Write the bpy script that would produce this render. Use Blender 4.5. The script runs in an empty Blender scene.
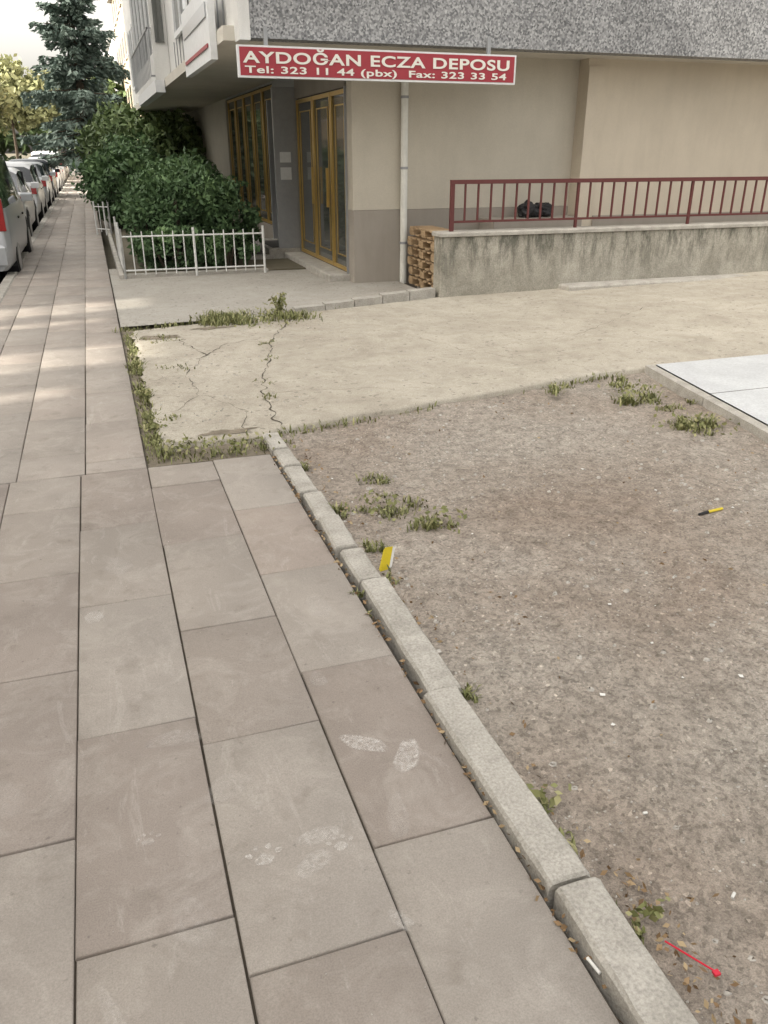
import bpy, math, random
import numpy as np
from mathutils import noise, Vector, Matrix
random.seed(7); rng=np.random.default_rng(7)
S=bpy.context.scene
S.view_settings.view_transform='Standard'; S.view_settings.look='None'; S.view_settings.exposure=0
D=bpy.data
# ------------------------------------------------------------------ materials
class NT:
    def __init__(s,name):
        s.m=D.materials.new(name); s.m.use_nodes=True; s.t=s.m.node_tree; s.n=s.t.nodes
        s.b=s.n['Principled BSDF']; s.out=s.n['Material Output']
        s.tc=s.n.new('ShaderNodeTexCoord')
    def L(s,a,b): s.t.links.new(a,b)
    def noise(s,scale,detail=4,rough=.6,dist=0,stretch=None,co='Object'):
        n=s.n.new('ShaderNodeTexNoise'); n.inputs['Scale'].default_value=scale; n.inputs['Detail'].default_value=min(detail,5)
        n.inputs['Roughness'].default_value=rough; n.inputs['Distortion'].default_value=dist
        src=s.tc.outputs[co]
        if stretch:
            mp=s.n.new('ShaderNodeMapping'); mp.inputs['Scale'].default_value=stretch; s.L(src,mp.inputs[0]); src=mp.outputs[0]
        s.L(src,n.inputs['Vector']); return n.outputs['Fac']
    def vor(s,scale,feat='F1',out='Distance',rand=1.0):
        n=s.n.new('ShaderNodeTexVoronoi'); n.feature=feat; n.inputs['Scale'].default_value=scale; n.inputs['Randomness'].default_value=rand
        s.L(s.tc.outputs['Object'],n.inputs['Vector']); return n.outputs[out]
    def ramp(s,fac,stops,interp='LINEAR'):
        r=s.n.new('ShaderNodeValToRGB'); r.color_ramp.interpolation=interp
        e=r.color_ramp.elements
        while len(e)<len(stops): e.new(.5)
        for i,(p,c) in enumerate(stops):
            e[i].position=p; e[i].color=(c[0],c[1],c[2],1) if hasattr(c,'__len__') else (c,c,c,1)
        s.L(fac,r.inputs[0]); return r.outputs[0]
    def mix(s,a,b,fac,mode='MIX'):
        n=s.n.new('ShaderNodeMix'); n.data_type='RGBA'; n.blend_type=mode
        for v,i in ((fac,0),(a,6),(b,7)):
            if hasattr(v,'is_linked'): s.L(v,n.inputs[i])
            elif i==0: n.inputs[0].default_value=v
            else: n.inputs[i].default_value=(*v,1) if len(v)==3 else v
        return n.outputs[2]
    def math(s,op,a,b=0):
        n=s.n.new('ShaderNodeMath'); n.operation=op
        for v,i in ((a,0),(b,1)):
            if hasattr(v,'is_linked'): s.L(v,n.inputs[i])
            else: n.inputs[i].default_value=v
        return n.outputs[0]
    def attr(s,name):
        n=s.n.new('ShaderNodeAttribute'); n.attribute_name=name; return n.outputs['Fac']
    def sep(s):
        n=s.n.new('ShaderNodeSeparateXYZ'); s.L(s.tc.outputs['Object'],n.inputs[0]); return n.outputs
    def bump(s,h,strength=.4,dist=.01,prev=None):
        n=s.n.new('ShaderNodeBump'); n.inputs['Strength'].default_value=strength; n.inputs['Distance'].default_value=dist
        s.L(h,n.inputs['Height']); 
        if prev: s.L(prev,n.inputs['Normal'])
        s.L(n.outputs[0],s.b.inputs['Normal']); return n.outputs[0]
    def col(s,c):
        if hasattr(c,'is_linked'): s.L(c,s.b.inputs['Base Color'])
        else: s.b.inputs['Base Color'].default_value=(*c,1)
    def set(s,rough=.8,metal=0,spec=.3):
        s.b.inputs['Roughness'].default_value=rough; s.b.inputs['Metallic'].default_value=metal
        s.b.inputs['Specular IOR Level'].default_value=spec; return s.m

def mottled(name,c1,c2,scale=6,fine=120,rough=.85,bump=.3,bd=.003,metal=0,spec=.3,finev=.12,stretch=None):
    t=NT(name); a=t.noise(scale,5,.6,.3,stretch)
    base=t.ramp(a,[(.3,c1),(.7,c2)])
    f=t.noise(fine,3,.7)
    fr=t.ramp(f,[(.3,1-finev*2),(.7,1.0+0)])
    t.col(t.mix(base,fr,1.0,'MULTIPLY')); 
    if bump: t.bump(f,bump,bd)
    return t.set(rough,metal,spec)

def m_tile():
    t=NT('paving_stone'); tint=t.attr('tint')
    base=t.ramp(tint,[(0,(.295,.255,.225)),(.35,(.325,.290,.256)),(.7,(.35,.318,.284)),(1,(.345,.288,.25))])
    big=t.ramp(t.noise(1.6,4,.6,.4),[(.3,.82),(.7,1.04)])
    c=t.mix(base,big,1.0,'MULTIPLY')
    dust=t.ramp(t.noise(5,5,.75,.8),[(.48,0),(.75,1)])
    c=t.mix(c,(.48,.445,.40),t.math('MULTIPLY',dust,.42))
    scr=t.ramp(t.noise(2.2,5,.8,1.2,(3,.8,1)),[(.58,0),(.65,1),(.70,0)])
    c=t.mix(c,(.54,.51,.47),t.math('MULTIPLY',scr,.20))
    stain=t.ramp(t.noise(8,3,.6,.2),[(.27,1),(.42,0)])
    c=t.mix(c,(.18,.155,.13),t.math('MULTIPLY',stain,.36))
    sp=t.ramp(t.noise(42,2,.6),[(.22,.62),(.33,1)]); c=t.mix(c,sp,.8,'MULTIPLY')
    f=t.noise(240,2,.8); c=t.mix(c,t.ramp(f,[(.3,.80),(.65,1.05)]),1.0,'MULTIPLY')
    t.col(c); t.bump(f,.3,.0025); return t.set(.78,0,.3)
def m_dirt():
    t=NT('dirt')
    big=t.noise(1.1,5,.66,.5)
    base=t.ramp(big,[(.3,(.335,.275,.225)),(.5,(.39,.335,.282)),(.68,(.47,.42,.365))])
    pale=t.ramp(t.noise(.55,3,.5),[(.40,0),(.6,1)])
    c=t.mix(base,(.47,.44,.39),t.math('MULTIPLY',pale,.5))
    md=t.noise(16,5,.75,.3); c=t.mix(c,t.ramp(md,[(.32,.64),(.6,1.08)]),1.0,'MULTIPLY')
    g=t.vor(95,'F1','Color'); gb=t.ramp(g,[(.1,.55),(.5,1.0),(.88,1.0),(.94,1.65)])
    c=t.mix(c,gb,.8,'MULTIPLY')
    ck=t.n.new('ShaderNodeTexVoronoi'); ck.feature='DISTANCE_TO_EDGE'; ck.inputs['Scale'].default_value=13
    nz=t.n.new('ShaderNodeTexNoise'); nz.inputs['Scale'].default_value=9; nz.inputs['Detail'].default_value=2; t.L(t.tc.outputs['Object'],nz.inputs['Vector'])
    va=t.n.new('ShaderNodeVectorMath'); va.operation='MULTIPLY_ADD'; va.inputs[1].default_value=(.16,.16,0)
    t.L(nz.outputs['Color'],va.inputs[0]); t.L(t.tc.outputs['Object'],va.inputs[2]); t.L(va.outputs[0],ck.inputs['Vector'])
    crk=t.math('MULTIPLY',t.ramp(ck.outputs['Distance'],[(0,1),(.035,0)]),t.ramp(big,[(.45,0),(.58,.8)]))
    c=t.mix(c,(.16,.125,.10),t.math('MULTIPLY',crk,.6))
    f=t.noise(210,3,.8); c=t.mix(c,t.ramp(f,[(.3,.62),(.7,1.15)]),1.0,'MULTIPLY')
    t.col(c)
    t.bump(f,.8,.005,t.bump(md,.8,.025)); return t.set(.95,0,.1)
def m_concrete(name,c1,c2,stain=.3):
    t=NT(name); a=t.noise(.9,5,.7,.6)
    c=t.ramp(a,[(.28,c1),(.7,c2)])
    s=t.ramp(t.noise(4,5,.78,.5),[(.35,1),(.58,0)]); c=t.mix(c,(c1[0]*.62,c1[1]*.6,c1[2]*.57),t.math('MULTIPLY',s,stain))
    f=t.noise(110,4,.85); c=t.mix(c,t.ramp(f,[(.3,.62),(.65,1.08)]),1.0,'MULTIPLY')
    sp=t.vor(38,'F1','Color'); c=t.mix(c,t.ramp(sp,[(.08,.55),(.18,1),(.92,1),(.97,1.25)]),.7,'MULTIPLY')
    t.col(c); t.bump(f,.6,.006,t.bump(a,.5,.03)); return t.set(.9,0,.2)
def m_lowwall():
    t=NT('stained_concrete'); x,y,z=t.sep()
    a=t.noise(2.5,5,.74,.4); c=t.ramp(a,[(.3,(.29,.275,.23)),(.68,(.48,.455,.395))])
    st=t.noise(3.2,5,.78,.2,(2.6,1,.6)); top=t.ramp(z,[(.12,.1),(.70,1)])
    dark=t.math('MULTIPLY',t.ramp(st,[(.46,0),(.60,1)]),top)
    c=t.mix(c,(.095,.097,.08),t.math('MULTIPLY',dark,.85))
    f=t.noise(60,5,.85); c=t.mix(c,t.ramp(f,[(.32,.6),(.62,1.08)]),1.0,'MULTIPLY')
    t.col(c); t.bump(f,.7,.008,t.bump(a,.6,.02)); return t.set(.92,0,.15)
def m_plaster(name,c,streak=.25,sx=(2.,2.,.35),dirtz=None):
    t=NT(name); a=t.noise(1.4,5,.6); b=t.ramp(a,[(.3,tuple(v*.88 for v in c)),(.7,c)])
    s=t.ramp(t.noise(2.5,5,.68,.2,sx),[(.45,0),(.75,1)]); b=t.mix(b,tuple(v*.6 for v in c),t.math('MULTIPLY',s,streak))
    f=t.noise(110,3,.7); t.col(t.mix(b,t.ramp(f,[(.3,.88),(.7,1.03)]),1.0,'MULTIPLY')); t.bump(f,.3,.003); return t.set(.85,0,.2)
def m_mosaic():
    t=NT('grey_mosaic'); v=t.vor(50,'F1','Color'); 
    c=t.ramp(v,[(0,(.09,.092,.097)),(.3,(.18,.184,.192)),(.5,(.27,.275,.282)),(.8,(.41,.415,.42)),(1,(.52,.53,.54))])
    c=t.mix(c,t.ramp(t.noise(.9,5,.7),[(.3,.7),(.7,1.03)]),1.0,'MULTIPLY')
    t.col(c); return t.set(.55,0,.4)
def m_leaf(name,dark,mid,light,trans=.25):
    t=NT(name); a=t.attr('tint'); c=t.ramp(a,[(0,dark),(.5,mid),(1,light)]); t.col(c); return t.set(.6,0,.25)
def plain(name,c,rough=.5,metal=0,spec=.4,var=.12,scale=14):
    return mottled(name,tuple(v*(1-var) for v in c),c,scale,160,rough,0,.001,metal,spec,.05)

M=dict(
 tile=m_tile(), dirt=m_dirt(),
 drive=m_concrete('driveway_concrete',(.38,.345,.285),(.54,.505,.43),.34),
 apron=m_concrete('apron_cement',(.35,.33,.29),(.44,.42,.38),.2),
 kerb=mottled('kerb_stone',(.37,.35,.31),(.56,.535,.485),7,110,.85,.6,.005,finev=.2),
 marble=mottled('marble_slab',(.52,.54,.56),(.64,.665,.68),2.5,60,.5,.05,.001),
 lowwall=m_lowwall(),
 asphalt=mottled('asphalt',(.045,.045,.047),(.075,.074,.072),2,150,.9,.6,.006,finev=.25),
 earth=mottled('earth',(.10,.09,.06),(.17,.15,.11),.3,8,.95,.4,.05),
 joint=mottled('joint_dirt',(.055,.048,.038),(.13,.11,.085),9,90,.95,.4,.004),
 soil=mottled('exposed_soil',(.17,.145,.11),(.30,.26,.20),12,90,.95,.6,.01),
 wallA=m_plaster('plaster_grey_cream',(.55,.51,.43),.18), wallB=m_plaster('plaster_beige',(.61,.545,.445),.22),
 dado=m_plaster('dado_grey',(.34,.31,.27),.3), white=m_plaster('plaster_white',(.70,.70,.68),.25),
 soffit=m_plaster('soffit',(.66,.63,.56),.15),
 mosaic=m_mosaic(),
 rail=plain('railing_maroon_paint',(.115,.030,.028),.5), fencew=plain('white_fence_paint',(.76,.77,.75),.5,var=.25),
 gold=plain('gold_anodised_aluminium',(.56,.38,.11),.35,.5,.5), grey=plain('grey_metal',(.33,.34,.35),.45,.3),
 dark=plain('dark_metal',(.06,.06,.06),.5),
 glass=plain('window_glass',(.10,.105,.098),.05,0,1.0,.3,2), cglass=plain('car_glass',(.02,.025,.028),.05,0,.9,.3,2),
 pipe=plain('pvc_pipe',(.72,.72,.67),.45), signred=plain('sign_red',(.34,.035,.05),.45), signtxt=plain('sign_lettering',(.80,.78,.72),.5),
 signwhite=plain('sign_white',(.74,.76,.77),.5), wood=mottled('pallet_wood',(.30,.20,.11),(.50,.37,.23),5,80,.85,.4,.003,stretch=(1,1,8)),
 black=plain('black_plastic',(.014,.014,.016),.5,0,.35), bark=mottled('bark',(.07,.055,.04),(.15,.12,.09),12,60,.95,.8,.02,stretch=(1,1,.3)),
 grass=m_leaf('grass_blades',(.09,.095,.038),(.19,.205,.08),(.36,.34,.18)), dry=m_leaf('dry_leaf',(.10,.06,.03),(.26,.17,.09),(.42,.33,.20)),
 shrub=m_leaf('shrub_foliage',(.035,.065,.03),(.08,.14,.062),(.16,.25,.105),.2),
 spruce=m_leaf('spruce_needles',(.085,.115,.095),(.14,.19,.16),(.22,.28,.235),.15),  # needle colours lightened to imitate distance haze
 yleaf=m_leaf('sunlit_foliage',(.16,.17,.08),(.30,.31,.15),(.46,.44,.24),.35),  # sun yellow and pale haze put into the far leaf colours
 gleaf=m_leaf('green_foliage',(.05,.075,.035),(.11,.16,.065),(.22,.28,.12),.3),
 stone=mottled('pebble',(.28,.26,.23),(.62,.59,.54),40,160,.85,.3,.002),
 carw=plain('car_paint_white',(.70,.71,.72),.25,0,.6,.05), cars=plain('car_paint_silver',(.48,.50,.52),.28,.35,.5,.05), card=plain('car_paint_dark',(.05,.055,.065),.25,.2,.5,.05),
 tyre=plain('tyre_rubber',(.02,.02,.02),.85), hub=plain('alloy_wheel',(.45,.46,.47),.35,.7), red=plain('tail_lamp',(.34,.02,.02),.2,0,.7), lamp=plain('clear_lamp',(.7,.7,.7),.15,0,.7),
 yellow=plain('yellow_plastic',(.70,.55,.03),.4), redp=plain('red_plastic',(.62,.02,.05),.4), paper=plain('white_paper',(.75,.75,.72),.7),
 roof=mottled('roof_tiles',(.30,.10,.06),(.42,.17,.10),3,20,.85,.4,.03), brownb=m_plaster('facade_ochre',(.46,.38,.28),.2),
)
# ------------------------------------------------------------------ mesh builder
class MB:
    def __init__(s): s.v=[];s.f=[];s.mi=[];s.mats=[]
    def m(s,k):
        if k not in s.mats: s.mats.append(k)
        return s.mats.index(k)
    def poly(s,pts,k):
        i=len(s.v); s.v+= [tuple(p) for p in pts]; s.f.append(tuple(range(i,i+len(pts)))); s.mi.append(s.m(k))
    def box(s,x0,x1,y0,y1,z0,z1,k,bev=0):
        i=len(s.v)
        if bev<=0:
            s.v+=[(x0,y0,z0),(x1,y0,z0),(x1,y1,z0),(x0,y1,z0),(x0,y0,z1),(x1,y0,z1),(x1,y1,z1),(x0,y1,z1)]
            fs=[(3,2,1,0),(4,5,6,7),(0,1,5,4),(1,2,6,5),(2,3,7,6),(3,0,4,7)]
        else:
            b=bev
            s.v+=[(x0,y0,z0),(x1,y0,z0),(x1,y1,z0),(x0,y1,z0),(x0,y0,z1-b),(x1,y0,z1-b),(x1,y1,z1-b),(x0,y1,z1-b),
                  (x0+b,y0+b,z1),(x1-b,y0+b,z1),(x1-b,y1-b,z1),(x0+b,y1-b,z1)]
            fs=[(3,2,1,0),(8,9,10,11),(0,1,5,4),(1,2,6,5),(2,3,7,6),(3,0,4,7),(4,5,9,8),(5,6,10,9),(6,7,11,10),(7,4,8,11)]
        for f in fs: s.f.append(tuple(i+j for j in f)); s.mi.append(s.m(k))
    def cyl(s,p0,p1,r0,r1,k,n=10,cap=True):
        p0=Vector(p0);p1=Vector(p1);d=(p1-p0).normalized()
        a=d.cross(Vector((0,0,1)) if abs(d.z)<.9 else Vector((1,0,0))).normalized(); b=d.cross(a)
        i=len(s.v)
        for p,r in ((p0,r0),(p1,r1)):
            for j in range(n):
                t=2*math.pi*j/n; s.v.append(tuple(p+a*r*math.cos(t)+b*r*math.sin(t)))
        mi=s.m(k)
        for j in range(n):
            s.f.append((i+j,i+n+j,i+n+(j+1)%n,i+(j+1)%n)); s.mi.append(mi)
        if cap:
            s.f.append(tuple(i+j for j in range(n))); s.mi.append(mi)
            s.f.append(tuple(i+n+j for j in reversed(range(n)))); s.mi.append(mi)
    def obj(s,name,parent=None,smooth=False,bevel=0):
        me=D.meshes.new(name); me.from_pydata(s.v,[],s.f)
        for k in s.mats: me.materials.append(M[k])
        me.polygons.foreach_set('material_index',s.mi)
        if smooth: me.polygons.foreach_set('use_smooth',[True]*len(s.f))
        me.update(); o=D.objects.new(name,me); S.collection.objects.link(o)
        if parent: o.parent=parent
        if bevel:
            b=o.modifiers.new('b','BEVEL'); b.width=bevel; b.segments=2; b.limit_method='ANGLE'
        return o
def empty(name,loc=(0,0,0)):
    o=D.objects.new(name,None); o.location=loc; S.collection.objects.link(o); return o
def np_mesh(name,V,F,mat,tint=None,parent=None,smooth=False):
    V=np.asarray(V,dtype=np.float32).reshape(-1,3); F=np.asarray(F,dtype=np.int32); k=F.shape[1]
    me=D.meshes.new(name); me.vertices.add(len(V)); me.vertices.foreach_set('co',V.ravel())
    me.loops.add(F.size); me.loops.foreach_set('vertex_index',F.ravel())
    me.polygons.add(len(F)); me.polygons.foreach_set('loop_start',np.arange(0,F.size,k,dtype=np.int32)); 
    me.update(calc_edges=True); me.validate()
    if smooth: me.polygons.foreach_set('use_smooth',[True]*len(F))
    if tint is not None:
        a=me.attributes.new('tint','FLOAT','POINT'); a.data.foreach_set('value',np.asarray(tint,dtype=np.float32))
    me.materials.append(mat); o=D.objects.new(name,me); S.collection.objects.link(o)
    if parent: o.parent=parent
    return o
def grid(name,x0,x1,y0,y1,res,zf,mat):
    nx=max(2,int((x1-x0)/res)+1); ny=max(2,int((y1-y0)/res)+1)
    xs=np.linspace(x0,x1,nx); ys=np.linspace(y0,y1,ny)
    V=[(x,y,zf(x,y)) for y in ys for x in xs]
    idx=np.arange(nx*ny).reshape(ny,nx)
    F=np.stack([idx[:-1,:-1],idx[:-1,1:],idx[1:,1:],idx[1:,:-1]],-1).reshape(-1,4)
    return np_mesh(name,V,F,mat,smooth=True)
# ------------------------------------------------------------------ ground
b=MB(); b.poly([(-700,-300,-.22),(700,-300,-.22),(700,1200,-.22),(-700,1200,-.22)],'earth'); b.obj('ground')
b=MB(); b.poly([(-8.6,-60,-.13),(-1.30,-60,-.13),(-1.30,400,-.13),(-8.6,400,-.13)],'asphalt'); b.obj('road')
b=MB()
y=-20
while y<140:
    b.box(-1.30,-1.16,y,y+.78,-.2,.012+random.uniform(-.006,.006),'kerb',.015); y+=.79
b.obj('road_kerb')
b=MB(); b.box(-1.165,.795,-6,4.40,-.2,-.014,'joint'); b.box(-1.165,.10,4.40,140,-.2,-.0145,'joint'); b.obj('sidewalk_bedding')
TV=[];TF=[];TT=[]
def tile(x0,x1,y0,y1,t=None,zo=0,g=.003):
    i=len(TV); t=random.choice([.05,.2,.3,.4,.45,.55,.6,.7,.8]) if t is None else t
    x0+=g*random.uniform(.4,1.7);x1-=g*random.uniform(.3,1.5);y0+=g*random.uniform(.5,1.3);y1-=g*random.uniform(.5,1.5); bv=.0035
    sk=random.uniform(-.004,.004)
    z=[zo+random.uniform(-.003,.003) for _ in range(4)]
    c=[(x0,y0),(x1,y0),(x1,y1+sk),(x0,y1)]; ins=[(1,1),(-1,1),(-1,-1),(1,-1)]
    for (x,y_) in c: TV.append((x,y_,-.05))
    for (x,y_),zz in zip(c,z): TV.append((x,y_,zz-bv))
    for (x,y_),(a,bb),zz in zip(c,ins,z): TV.append((x+a*bv,y_+bb*bv,zz))
    for f in [(8,9,10,11),(0,1,5,4),(1,2,6,5),(2,3,7,6),(3,0,4,7),(4,5,9,8),(5,6,10,9),(6,7,11,10),(7,4,8,11)]: TF.append(tuple(i+j for j in f))
    TT.extend([t]*12)
cols=[(-1.165,-.96,[.9,1.65,2.4,3.15,3.9]),(-.96,-.61,[.55,1.3,2.05,2.8,3.55]),(-.61,-.255,[.93,1.70,2.47,3.20,3.92]),
      (-.255,.095,[.6,1.34,2.09,2.89,3.62]),(.095,.455,[.42,1.18,1.95,2.6,3.34,4.05]),(.455,.79,[.66,1.42,2.21,2.93,3.62])]
for x0,x1,ys in cols:
    yy=[-6+ (ys[0]%.75)]
    while yy[-1]+.75<ys[0]-.2: yy.append(yy[-1]+.75)
    yy=yy[:-1]+ys if abs(yy[-1]-ys[0])<.5 else yy+ys
    yy=yy+[4.36]
    for a,c_ in zip(yy[:-1],yy[1:]):
        if c_-a>.04:
            t=.90 if (x0>.4 and 2.9<a<3.0) else None
            tile(x0,x1,a,c_,t)
xs=[-1.165,-.93,-.58,-.23,.095]
for k in range(4):
    y=4.365
    first=True
    while y<120:
        L=.75 if not first else (.18 if k==3 else random.uniform(.12,.7)); first=False
        if y>40: L=4
        tile(xs[k],xs[k+1],y,y+L,random.choice([.5,.6,.65,.75,.8]),0); y+=L
np_mesh('sidewalk',TV,TF,M['tile'],TT)
# kerb between sidewalk and dirt
kerb=MB(); ks=[-3,-2.2,-1.4,-.6,.36,1.15,1.94,2.72,3.02,3.36,3.72,4.10,4.40,4.70]
def kerbstone(y0,y1,x0a,x0b,w,za,zb):
    n=16; mi=kerb.m('kerb')
    rows=[]
    for j in range(n+1):
        t=.5-.5*math.cos(math.pi*j/n)
        yy=y0+.006+(y1-y0-.012)*t; xl=x0a+(x0b-x0a)*t; zz=za+(zb-za)*t
        e=lambda s: noise.noise(Vector((yy*9,s*3.1,s)))*.004+noise.noise(Vector((yy*35,s*3.1,s)))*.003
        ends=.008 if j in(0,n) else 0
        pts=[(xl+e(1),-.15),(xl+e(2),zz-.012-ends),(xl+.009+e(3),zz-.001-ends),(xl+w*.5,zz+.001+e(6)*.3-ends),(xl+w-.010+e(4),zz-.002-ends),(xl+w+e(5),zz-.016-ends),(xl+w+e(1),-.15)]
        rows.append([len(kerb.v)+q for q in range(7)]); kerb.v+=[(p[0],yy,p[1]) for p in pts]
    for j in range(n):
        for q in range(6): kerb.f.append((rows[j][q],rows[j][q+1],rows[j+1][q+1],rows[j+1][q])); kerb.mi.append(mi)
    kerb.f.append(tuple(rows[0])); kerb.mi.append(mi); kerb.f.append(tuple(reversed(rows[-1]))); kerb.mi.append(mi)
for a,c_ in zip(ks[:-1],ks[1:]):
    small=a>2.6; w=.105 if small else .115
    dx=random.uniform(-.002,.010)+(.012 if 1.9<a<3.0 else 0); dz=random.uniform(-.010,.012)
    kerbstone(a,c_,.804+dx,.804+dx+random.uniform(-.008,.012),w,(.028 if not small else .018)+dz,(.030 if not small else .015)+dz+random.uniform(-.008,.008))
kerb.obj('kerb_stones')
# dirt yard
def zd(x,y):
    n=noise.noise(Vector((x*1.2,y*1.2,0)))*.022+noise.noise(Vector((x*5,y*5,3)))*.010+noise.noise(Vector((x*17,y*17,7)))*.006+noise.noise(Vector((x*45,y*45,9)))*.003
    return -.026+n
grid('dirt_yard',.86,4.2,-2,5.5,.02,zd,M['dirt'])
# driveway
def edge_y(x): return 4.74+(x-.86)*.208 if x<3.72 else 5.33
def zdr(x,y):
    return .016+max(0,x-3.6)*.022*min(1,max(0,(y-4.5)/3)) + noise.noise(Vector((x*.9,y*.9,1)))*.008+noise.noise(Vector((x*6,y*6,1)))*.0025
nx,ny=150,70; V=[]
for j in range(ny+1):
    for i in range(nx+1):
        tx=i/nx; x=.20+tx**1.3*15
        y0=edge_y(x)+noise.noise(Vector((x*3,0,5)))*.035+noise.noise(Vector((x*11,0,5)))*.025 if x>.86 else 4.68+noise.noise(Vector((x*9,0,2)))*.07
        if j==0: V.append((x,y0+.01,-.12)); continue
        y1=8.16+(x-.2)*.245 if x<3.9 else 9.02
        tt=(j-1)/(ny-1); y=y0+(y1-y0)*tt
        if i<2: x+=noise.noise(Vector((0,y*4,8)))*.06+noise.noise(Vector((0,y*12,8)))*.04
        z=zdr(x,y)-(.012 if j==1 else 0)-(.01 if i==0 else 0)
        V.append((x,y,z))
idx=np.arange((nx+1)*(ny+1)).reshape(ny+1,nx+1)
F=np.stack([idx[:-1,:-1],idx[:-1,1:],idx[1:,1:],idx[1:,:-1]],-1).reshape(-1,4)
np_mesh('driveway',V,F,M['drive'],smooth=True)
b=MB(); b.poly([(.098,4.36,-.03),(.9,4.36,-.03),(.9,4.9,-.03),(.26,5,-.03),(.26,8.3,-.03),(1.4,8.7,-.03),(1.4,9,-.03),(.098,8.7,-.03)],'soil'); b.obj('soil_strip')
grid('cement_apron',.105,3.74,8.45,13.0,.12,lambda x,y: (.008 if y>8.2+(x-.2)*.25 else -.035)+noise.noise(Vector((x*.8,y*.8,4)))*.005+min(.014,max(0,x-.2)*.03),M['apron'])
b=MB()
n=5
for i in range(n):
    t0=i/n;t1=(i+1)/n; x0=1.9+1.82*t0;x1=1.9+1.82*t1; y0=8.56+.46*t0;y1=8.56+.46*t1
    zt=.055+.07*t1+random.uniform(-.006,.006); x0+=.01
    b.poly([(x0,y0,zt),(x1,y1,zt),(x1,y1+.15,zt),(x0,y0+.15,zt)],'kerb'); b.poly([(x0,y0,-.1),(x1,y1,-.1),(x1,y1,zt),(x0,y0,zt)],'kerb')
    b.poly([(x1,y1,-.1),(x1,y1+.15,-.1),(x1,y1+.15,zt),(x1,y1,zt)],'kerb')
    b.poly([(x0,y0,-.1),(x0,y0,zt),(x0,y0+.15,zt),(x0,y0+.15,-.1)],'kerb'); b.poly([(x0,y0+.15,-.1),(x0,y0+.15,zt),(x1,y1+.15,zt),(x1,y1+.15,-.1)],'kerb')
b.obj('apron_kerb')
# marble walkway slabs at right with kerb
b=MB()
ex=lambda y:3.70+(y-3.6)*.19
zm=.045
for (ya,yb) in ((-2,.9),(.91,2.2),(2.21,3.5),(3.51,4.45),(4.46,5.30)):
    xa=ex(ya);xb=ex(yb)
    for (da,db) in ((.09,1.4),(1.406,2.7),(2.706,6)):
        b.poly([(xa+da,ya,zm),(xa+db,ya,zm),(xb+db,yb,zm),(xb+da,yb,zm)],'marble')
        b.poly([(xb+da,yb,-.1),(xb+da,yb,zm),(xb+db,yb,zm),(xb+db,yb,-.1)],'marble')
b.poly([(ex(-2)+.1,-2,zm-.006),(10,-2,zm-.006),(10,5.29,zm-.006),(ex(5.29)+.1,5.29,zm-.006)],'joint')
b.obj('marble_walkway')
b=MB()
for (ya,yb) in ((-2,-.6),(-.59,.4),(.41,1.4),(1.41,2.4),(2.41,3.4),(3.41,4.4),(4.41,5.32)):
    xa=ex(ya);xb=ex(yb); z=.036+random.uniform(-.004,.004)
    b.poly([(xa,ya,z),(xa+.08,ya,z),(xb+.08,yb,z),(xb,yb,z)],'kerb'); b.poly([(xa,ya,-.15),(xa,ya,z),(xb,yb,z),(xb,yb,-.15)],'kerb')
    b.poly([(xb,yb,-.15),(xb,yb,z),(xb+.08,yb,z),(xb+.08,yb,-.15)],'kerb'); b.poly([(xa,ya,-.15),(xa+.08,ya,-.15),(xa+.08,ya,z),(xa,ya,z)],'kerb')
b.obj('walkway_kerb')
# ------------------------------------------------------------------ low wall + railing
b=MB(); 
b.box(3.76,14,8.98,9.20,-.1,.70,'lowwall'); b.box(3.735,14,8.955,9.225,.703,.755,'kerb',.012)
b.obj('low_wall',bevel=.006)
b=MB(); b.box(5.35,14,8.72,8.978,-.1,.115,'kerb',.02); b.obj('wall_footing')
b=MB()
b.box(3.90,14,9.055,9.105,1.265,1.31,'rail'); b.box(3.90,14,9.065,9.095,.845,.87,'rail')
x=3.90
i=0
while x<14:
    if i==0: b.box(x,x+.045,9.058,9.102,.755,1.265,'rail')
    elif i%10==0: b.box(x+.005,x+.035,9.065,9.095,.755,.845,'rail'); b.box(x+.005,x+.035,9.065,9.095,.87,1.265,'rail')
    else: b.box(x+.01,x+.03,9.07,9.09,.87,1.265,'rail')
    x+=.165;i+=1
b.obj('railing')
# ------------------------------------------------------------------ building
B=empty('apartment_building')
def part(b,name,**k): return b.obj(name,B,**k)
X0=3.14; YF=10.43
b=MB()
b.box(X0,6.25,YF,YF+.3,.92,2.69,'wallA'); b.box(X0-.0,6.25,YF-.012,YF+.3,-.2,.917,'dado')
b.box(6.25,14,YF-.22,YF+.3,-.2,2.69,'wallB'); b.box(6.25,6.47,YF-.25,YF-.223,-.2,2.6,'wallB')
b.box(6.52,14,YF-.24,YF-.223,-.2,.80,'dado')
b.box(9.9,14,9.62,YF-.225,2.42,2.687,'wallB')
part(b,'front_wall')
b=MB()
b.box(X0,X0+.3,YF+.301,10.66,-.2,2.69,'wallA'); b.box(X0,X0+.3,10.66,13.45,2.34,2.69,'dado'); b.box(X0,X0+.3,13.45,15.1,-.2,2.69,'grey')
b.box(X0,X0+.3,15.1,20.3,2.66,2.69,'grey'); b.box(X0,X0+.3,15.1,20.3,-.2,.34,'dado'); b.box(X0,X0+.3,20.3,30,-.2,2.69,'wallA')
part(b,'street_wall')
b=MB()
b.box(X0+.3,14,YF+.3,30,-.2,2.68,'soffit')
part(b,'core')
b=MB()
b.box(X0+.03,X0+.05,10.66,13.45,.1,2.34,'glass'); b.box(X0+.03,X0+.05,15.1,20.3,.34,2.66,'glass')
part(b,'glazing')
b=MB()
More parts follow.
